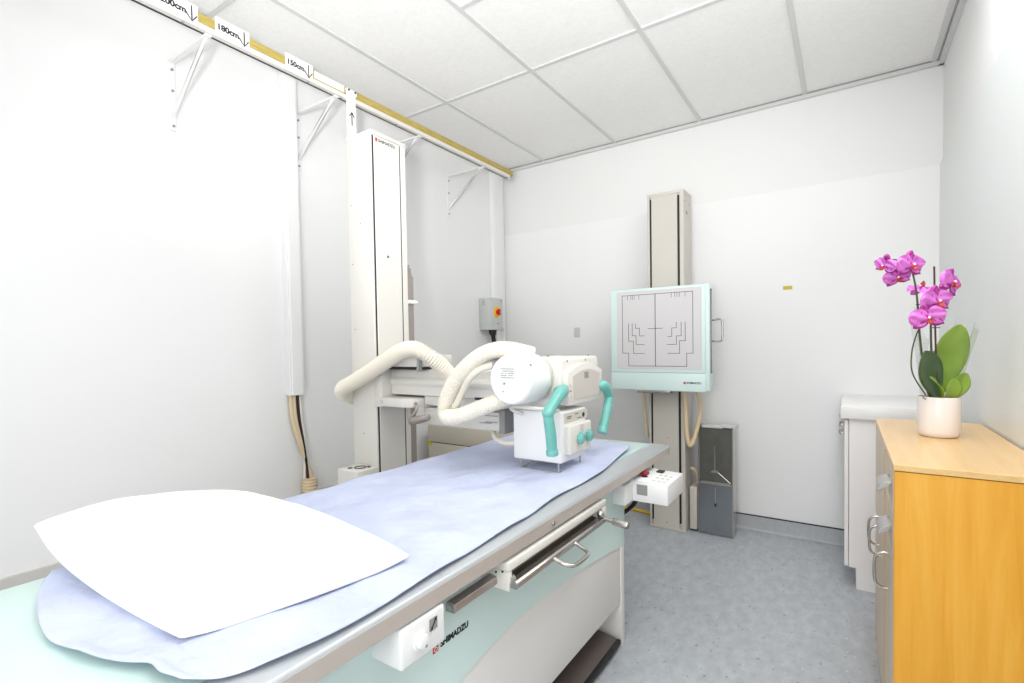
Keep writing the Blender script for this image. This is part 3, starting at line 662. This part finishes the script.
# back wall fittings
tag(MB().box(.046,.092,-.021,-.0125,1.27,1.345,.002).build('wall_switch', 'ltgrey', origin=(.069,-.01,1.27)), 'small pale grey switch plate on the back wall beside the isolator', 'switch')
st = MB().box(1.480,1.530,-.0135,-.0122,1.530,1.552); sto = st.build('wall_sticker', 'yellowtag', origin=(1.505,-.009,1.54)); tag(sto, 'tiny yellow sticker on the plain back wall', 'sticker')

# ------------------------------------------------------------------ white corner cupboard
W = root('white_cupboard', (1.95,-.3,0), 'white base cupboard with worktop in the far right corner behind the wooden cabinet', 'cabinet')
MB().prism([(1.816,.105),(1.845,.105),(1.845,.001),(2.21,.001),(2.21,.832),(1.816,.832)], 'y', -.608, -.035, .001, 1).build('body', 'doorw', W)
wd = MB().box(1.797,1.814,-.606,-.33,.108,.826,.0015,1).build('door', 'doorw', W)
wd2 = MB().box(1.797,1.814,-.325,-.05,.108,.826,.0015,1).build('door', 'doorw', W)
for y in (-.50,-.18):
    for z in (.785,.745): MB().tube([(1.797,y,z),(1.782,y,z-.002),(1.776,y+.015,z-.003),(1.776,y+.09,z-.003),(1.782,y+.105,z-.002),(1.797,y+.105,z)], .0045, 10, 6).build('handle', 'steel', wd if y < -.3 else wd2)
MB().prism([(1.782,.834),(2.215,.834),(2.215,.898),(1.790,.898),(1.782,.890)], 'y', -.628, -.010, .002).build('worktop', 'purewhite', W)

# ------------------------------------------------------------------ wooden cabinet
A0, A1, B0, B1, ZT = 1.903, 2.212, -1.950, -1.055, .90
D = root('wooden_cabinet', (2.05,-1.5,0), 'yellow beech cabinet with silver handles against the right wall under the orchid', 'cabinet')
body = MB(); body.box(A0+.020,A1,B0+.010,B1,.0015,ZT-.018,.001,1); body.box(A0-.001,A0+.022,-1.632,-1.612,.03,ZT-.020); body.box(A0+.0005,A1,B0,B0+.016,.0015,ZT-.018,.0008,1); body.box(A0+.001,A0+.022,B1-.010,B1,.0015,ZT-.020); body.box(A0+.006,A0+.022,B0+.01,B1-.005,.0015,.05)
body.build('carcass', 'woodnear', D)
MB().box(A0-.002,A1,B0-.002,B1,ZT-.016,ZT,.0012,1).build('top_panel', 'woodsheen', D)
def drawer(y0, y1, z0, z1):
    return MB().box(A0-.001,A0+.017,y0,y1,z0,z1,.0012,1)
def cup(parent, y, z):
    c = MB(); R_ = .016
    pts = [(A0-.001,z+.014)]+[(A0-.001-.030*math.sin(t*PI/2/8), z-.010+.024*math.cos(t*PI/2/8)) for t in range(9)]+[(A0-.027,z-.011),(A0-.001,z+.008)]
    c.prism(pts, 'y', y-.048, y+.048, .0008, 1); c.build('handle', 'steel', parent)
def bow(parent, y, z):
    MB().tube([(A0,y,z+.052),(A0-.016,y,z+.050),(A0-.029,y,z+.036),(A0-.032,y,z),(A0-.029,y,z-.036),(A0-.016,y,z-.050),(A0,y,z-.052)], .0042, 12, 6).build('handle', 'steel', parent)
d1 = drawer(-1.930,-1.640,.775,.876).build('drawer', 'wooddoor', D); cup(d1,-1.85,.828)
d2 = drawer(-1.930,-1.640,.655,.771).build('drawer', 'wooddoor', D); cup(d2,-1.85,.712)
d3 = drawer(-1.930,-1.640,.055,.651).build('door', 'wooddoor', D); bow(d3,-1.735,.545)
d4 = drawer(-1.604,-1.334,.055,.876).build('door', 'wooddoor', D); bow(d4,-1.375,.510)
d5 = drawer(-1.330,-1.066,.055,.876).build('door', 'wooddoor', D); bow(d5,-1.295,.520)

# ------------------------------------------------------------------ orchid in pot
O = root('potted_orchid', (2.05,-1.43,.90), 'magenta orchid wrapped in clear film in a white pot on the wooden cabinet', 'plant')
oc = Vector((2.050,-1.43,.9005)); R = .054
MB().lathe([(0,R*.80),(.003,R*.88),(.010,R*.95),(.02,R),(.125,R*1.0),(.128,R*.985),(.128,R*.93),(.112,R*.92),(.110,R*.4)], oc, (0,0,1), 48).build('pot', 'pot', O)
MB().lathe([(.104,.049),(.112,.04),(.116,.03),(.114,.005)], oc, (0,0,1), 24).build('bark', 'bark', O)
RT_ = Vector((.831,.556,0)).normalized(); FWv = Vector((-.556,.831,0)).normalized(); UPv = Vector((0,0,1))
def at(dx, dz, dd=0):      # local plant frame: right, up from pot foot, depth
    return oc+RT_*(dx*.97-.004)+UPv*dz+FWv*dd
def leafmesh(base, tip, width, normal, cup_=.15, arch_=.0, n=14):
    base, tip = Vector(base), Vector(tip); ax = tip-base; nn = Vector(normal).normalized(); side = ax.cross(nn).normalized(); nn = side.cross(ax).normalized()
    def f(u, v):
        w = width*math.sin(PI*min(1, max(0, u**1.15)))**.6*(.62+.38*math.sin(PI*u*.62)); s = 2*v-1
        return base+ax*u+side*s*w*.5+nn*(cup_*abs(s)**1.5*w*.5+arch_*math.sin(PI*u))
    return MB().grid(f, n*2, 8)
def leafobj(base, tip, w, normal, m_, **kw):
    o = leafmesh(base, tip, w, normal, **kw).build('leaf', m_, O, ang=180)
    md = o.modifiers.new('s', 'SOLIDIFY'); md.thickness = .0022; return o
leafobj(at(.006,.125,.0), at(.076,.358,.0), .100, -FWv+RT_*-.2, 'leaf', cup_=.22, arch_=-.015)
leafobj(at(-.005,.115,-.01), at(-.058,.275,-.02), .112, -FWv+RT_*.3, 'leafdk', cup_=.2, arch_=-.01)
leafobj(at(.0,.12,.03), at(.035,.275,.04), .09, -FWv, 'leafdk', cup_=.15)
leafobj(at(-.01,.115,-.02), at(-.068,.195,-.05), .045, UPv-FWv*.6, 'leaf', cup_=.2, arch_=.012)
leafobj(at(.01,.11,-.02), at(.058,.205,-.04), .05, UPv*.5-FWv, 'leaf', cup_=.2, arch_=.01)
leafobj(at(.0,.11,-.03), at(.01,.19,-.05), .05, -FWv, 'leaf', cup_=.2, arch_=.01)
MB().tube([at(-.01,.11),at(-.045,.22),at(-.060,.32),at(-.066,.40),at(-.072,.46),at(-.080,.505),at(-.090,.535),at(-.11,.555),at(-.14,.566),at(-.165,.568)], .0032, 8, 8, rfun=lambda t: .0036-.0018*t).build('flower_stem', 'stem', O)
MB().tube([at(-.005,.11),at(-.02,.25),at(-.024,.36),at(-.022,.42),at(-.005,.455),at(.012,.47)], .003, 8, 8, rfun=lambda t: .0034-.0012*t).build('flower_stem', 'stem', O)
MB().tube([at(-.03,.12),at(-.082,.20),at(-.086,.27),at(-.070,.33),at(-.060,.345)], .002, 8, 8).build('flower_stem', 'stem', O)
MB().tube([at(.0,.11),at(-.008,.30),at(-.014,.543)], .0026, 8, 4).build('support_stake', 'stake', O)
q = MB(); q.tube([at(-.022,.348,-.004),at(.002,.348,-.004)], .0015, 6, 0); q.tube([at(-.076,.422,-.004),at(-.064,.423,-.004)], .0015, 6, 0); q.each('clip', 'black', O)
def petal(bm, c, n, d, L, W, cupk, pw=.55):
    side = n.cross(d).normalized()
    def f(u, v):
        s = 2*v-1; w = W*.5*(math.sin(PI*min(1, .06+.94*u)))**pw
        return c+d*L*u+side*s*w+n*(cupk*L*(u**2)*.6-.10*W*s*s+.004*math.sin(s*7+u*5))
    bm.grid(f, 12, 10)
def flower(c, n, upd, size, roll=0):
    n = n.normalized(); up = (upd-n*upd.dot(n)).normalized(); q_ = Matrix.Rotation(roll, 3, n); up = q_@up; sd = up.cross(n).normalized()
    fb_ = MB()
    for a, L, W in ((0,.50,.36),(125,.50,.34),(-125,.50,.34)):
        d_ = (up*math.cos(math.radians(a))+sd*math.sin(math.radians(a)))
        petal(fb_, c-n*.003, n, d_, size*L, size*W, -.12, .7)
    fo = fb_.build('flower', 'petaldk', O, ang=180)
    for s in (1,-1):
        p_ = MB(); petal(p_, c+n*.001, n, (sd*s*.97+up*.22).normalized(), size*.52, size*.60, -.05, .45)
        p_.build('petal', 'petal', fo, ang=180)
    lp_ = MB(); petal(lp_, c+n*.004, (n+up*.5).normalized(), (n*.75-up*.9).normalized(), size*.24, size*.20, .3, .7)
    lp_.sphere(c+n*.006-up*.002, size*.055, 1,1,1.1, 10); lp_.sphere(c+n*.006-up*size*.10+sd*size*.05, size*.04, n=8); lp_.sphere(c+n*.006-up*size*.10-sd*size*.05, size*.04, n=8)
    lp_.build('lip', 'lip', fo, ang=180)
    cc = MB(); cc.sphere(c+n*.009+up*size*.03, size*.04, n=10); cc.build('column_tip', 'label', fo)
F0 = -FWv
flower(at(-.104,.545,-.02), F0+RT_*.15-UPv*.1, UPv, .094)
flower(at(-.124,.512,.012), F0-RT_*.35-UPv*.35, UPv, .076, .3)
flower(at(-.178,.548,.0), -RT_*1.2+F0*.35-UPv*.3, UPv, .066, -.4)
flower(at(.026,.488,-.02), F0+RT_*.45, UPv, .098, -.35)
flower(at(-.040,.478,.02), UPv*.9+F0*.35-RT_*.3, -RT_, .076, .2)
flower(at(-.024,.430,-.025), F0+RT_*.1-UPv*.15, UPv, .102, .15)
flower(at(-.058,.378,-.03), F0-RT_*.35-UPv*.15, UPv, .096, .2)
q = MB(); q.sphere(at(-.170,.574), .010, .9,.9,1.15, 12); q.build('bud', 'petaldk', O, ang=180)
def sleeve(u, v):
    a = 2*PI*u; r_ = .050+.034*v**1.1; zt = .118+(.255+.05*math.sin(a*3+1)+.03*math.sin(a*7))*v
    r_ += .006*v*math.sin(a*9+v*3)
    return oc+RT_*(r_*math.cos(a)+.012*v)+FWv*(r_*math.sin(a)*.85)+UPv*zt
MB().grid(sleeve, 72, 12).build('cellophane_sleeve', 'film', O, ang=180)
MB().tube([at(-.052,.130,-.02),at(-.061,.134,-.02),at(-.064,.126,-.02),at(-.056,.122,-.02)], .0022, 8, 6).build('plant_ring', 'grey', O)

# ------------------------------------------------------------------ camera
cam = bpy.data.cameras.new('camera'); co_ = bpy.data.objects.new('camera', cam); COL.objects.link(co_)
F_, PITCH, ROLL, YAW = 497.786, -.0266, -.0164, -.5903
cy, sy, cp, sp, cr, sr = math.cos(YAW), math.sin(YAW), math.cos(PITCH), math.sin(PITCH), math.cos(ROLL), math.sin(ROLL)
fw = Vector((sy*cp, cy*cp, sp)); r0 = Vector((cy,-sy,0)); u0 = r0.cross(fw)
rt = cr*r0+sr*u0; up = -sr*r0+cr*u0
mw = Matrix((rt, up, -fw)).transposed().to_4x4(); mw.translation = Vector((1.800489,-3.5145,1.213887)); co_.matrix_world = mw
cam.sensor_width = 36; cam.lens = F_/1024*36; cam.shift_y = 17.238/1024; cam.clip_start = .02
sc.camera = co_

# ------------------------------------------------------------------ light
w = bpy.data.worlds.new('world'); w.use_nodes = True; sc.world = w
w.node_tree.nodes['Background'].inputs[0].default_value = (1,1,1,1); w.node_tree.nodes['Background'].inputs[1].default_value = .5
def area(loc, rot, sx, sy, e, col=(1,1,1)):
    l = bpy.data.lights.new('area_light', 'AREA'); l.shape = 'RECTANGLE'; l.size = sx; l.size_y = sy; l.energy = e; l.color = col
    o = bpy.data.objects.new('area_light', l); COL.objects.link(o); o.location = loc; o.rotation_euler = rot; return o
# recessed ceiling panel (outside the frame), added fill lights, and the photographer's flash bounced off the ceiling
area((1.894,-1.79,H-.008), (0,0,0), .56, 1.15, 14)
area((1.894,-2.99,H-.008), (0,0,0), .56, 1.15, 9)  # unseen panel, added to brighten the right wall and table side
area((1.894,-4.19,H-.008), (0,0,0), .56, 1.15, 5)  # unseen panel added behind the camera as soft fill
area((1.55,-4.86,1.45), (math.pi/2,0,0), 1.2, 1.5, 27)  # unseen softbox-like fill added at the near wall, facing the room
l = bpy.data.lights.new('flash', 'SPOT'); l.energy = 225; l.spot_size = math.radians(88); l.spot_blend = 1; l.shadow_soft_size = .12
o = bpy.data.objects.new('flash', l); COL.objects.link(o); o.location = (1.65,-3.75,1.35)
o.rotation_euler = (Vector((.75,-2.1,H))-o.location).to_track_quat('-Z','Y').to_euler()
sc.view_settings.view_transform = 'Standard'; sc.view_settings.look = 'None'; sc.view_settings.exposure = .10; sc.view_settings.gamma = 1
sc.view_settings.use_curve_mapping = False
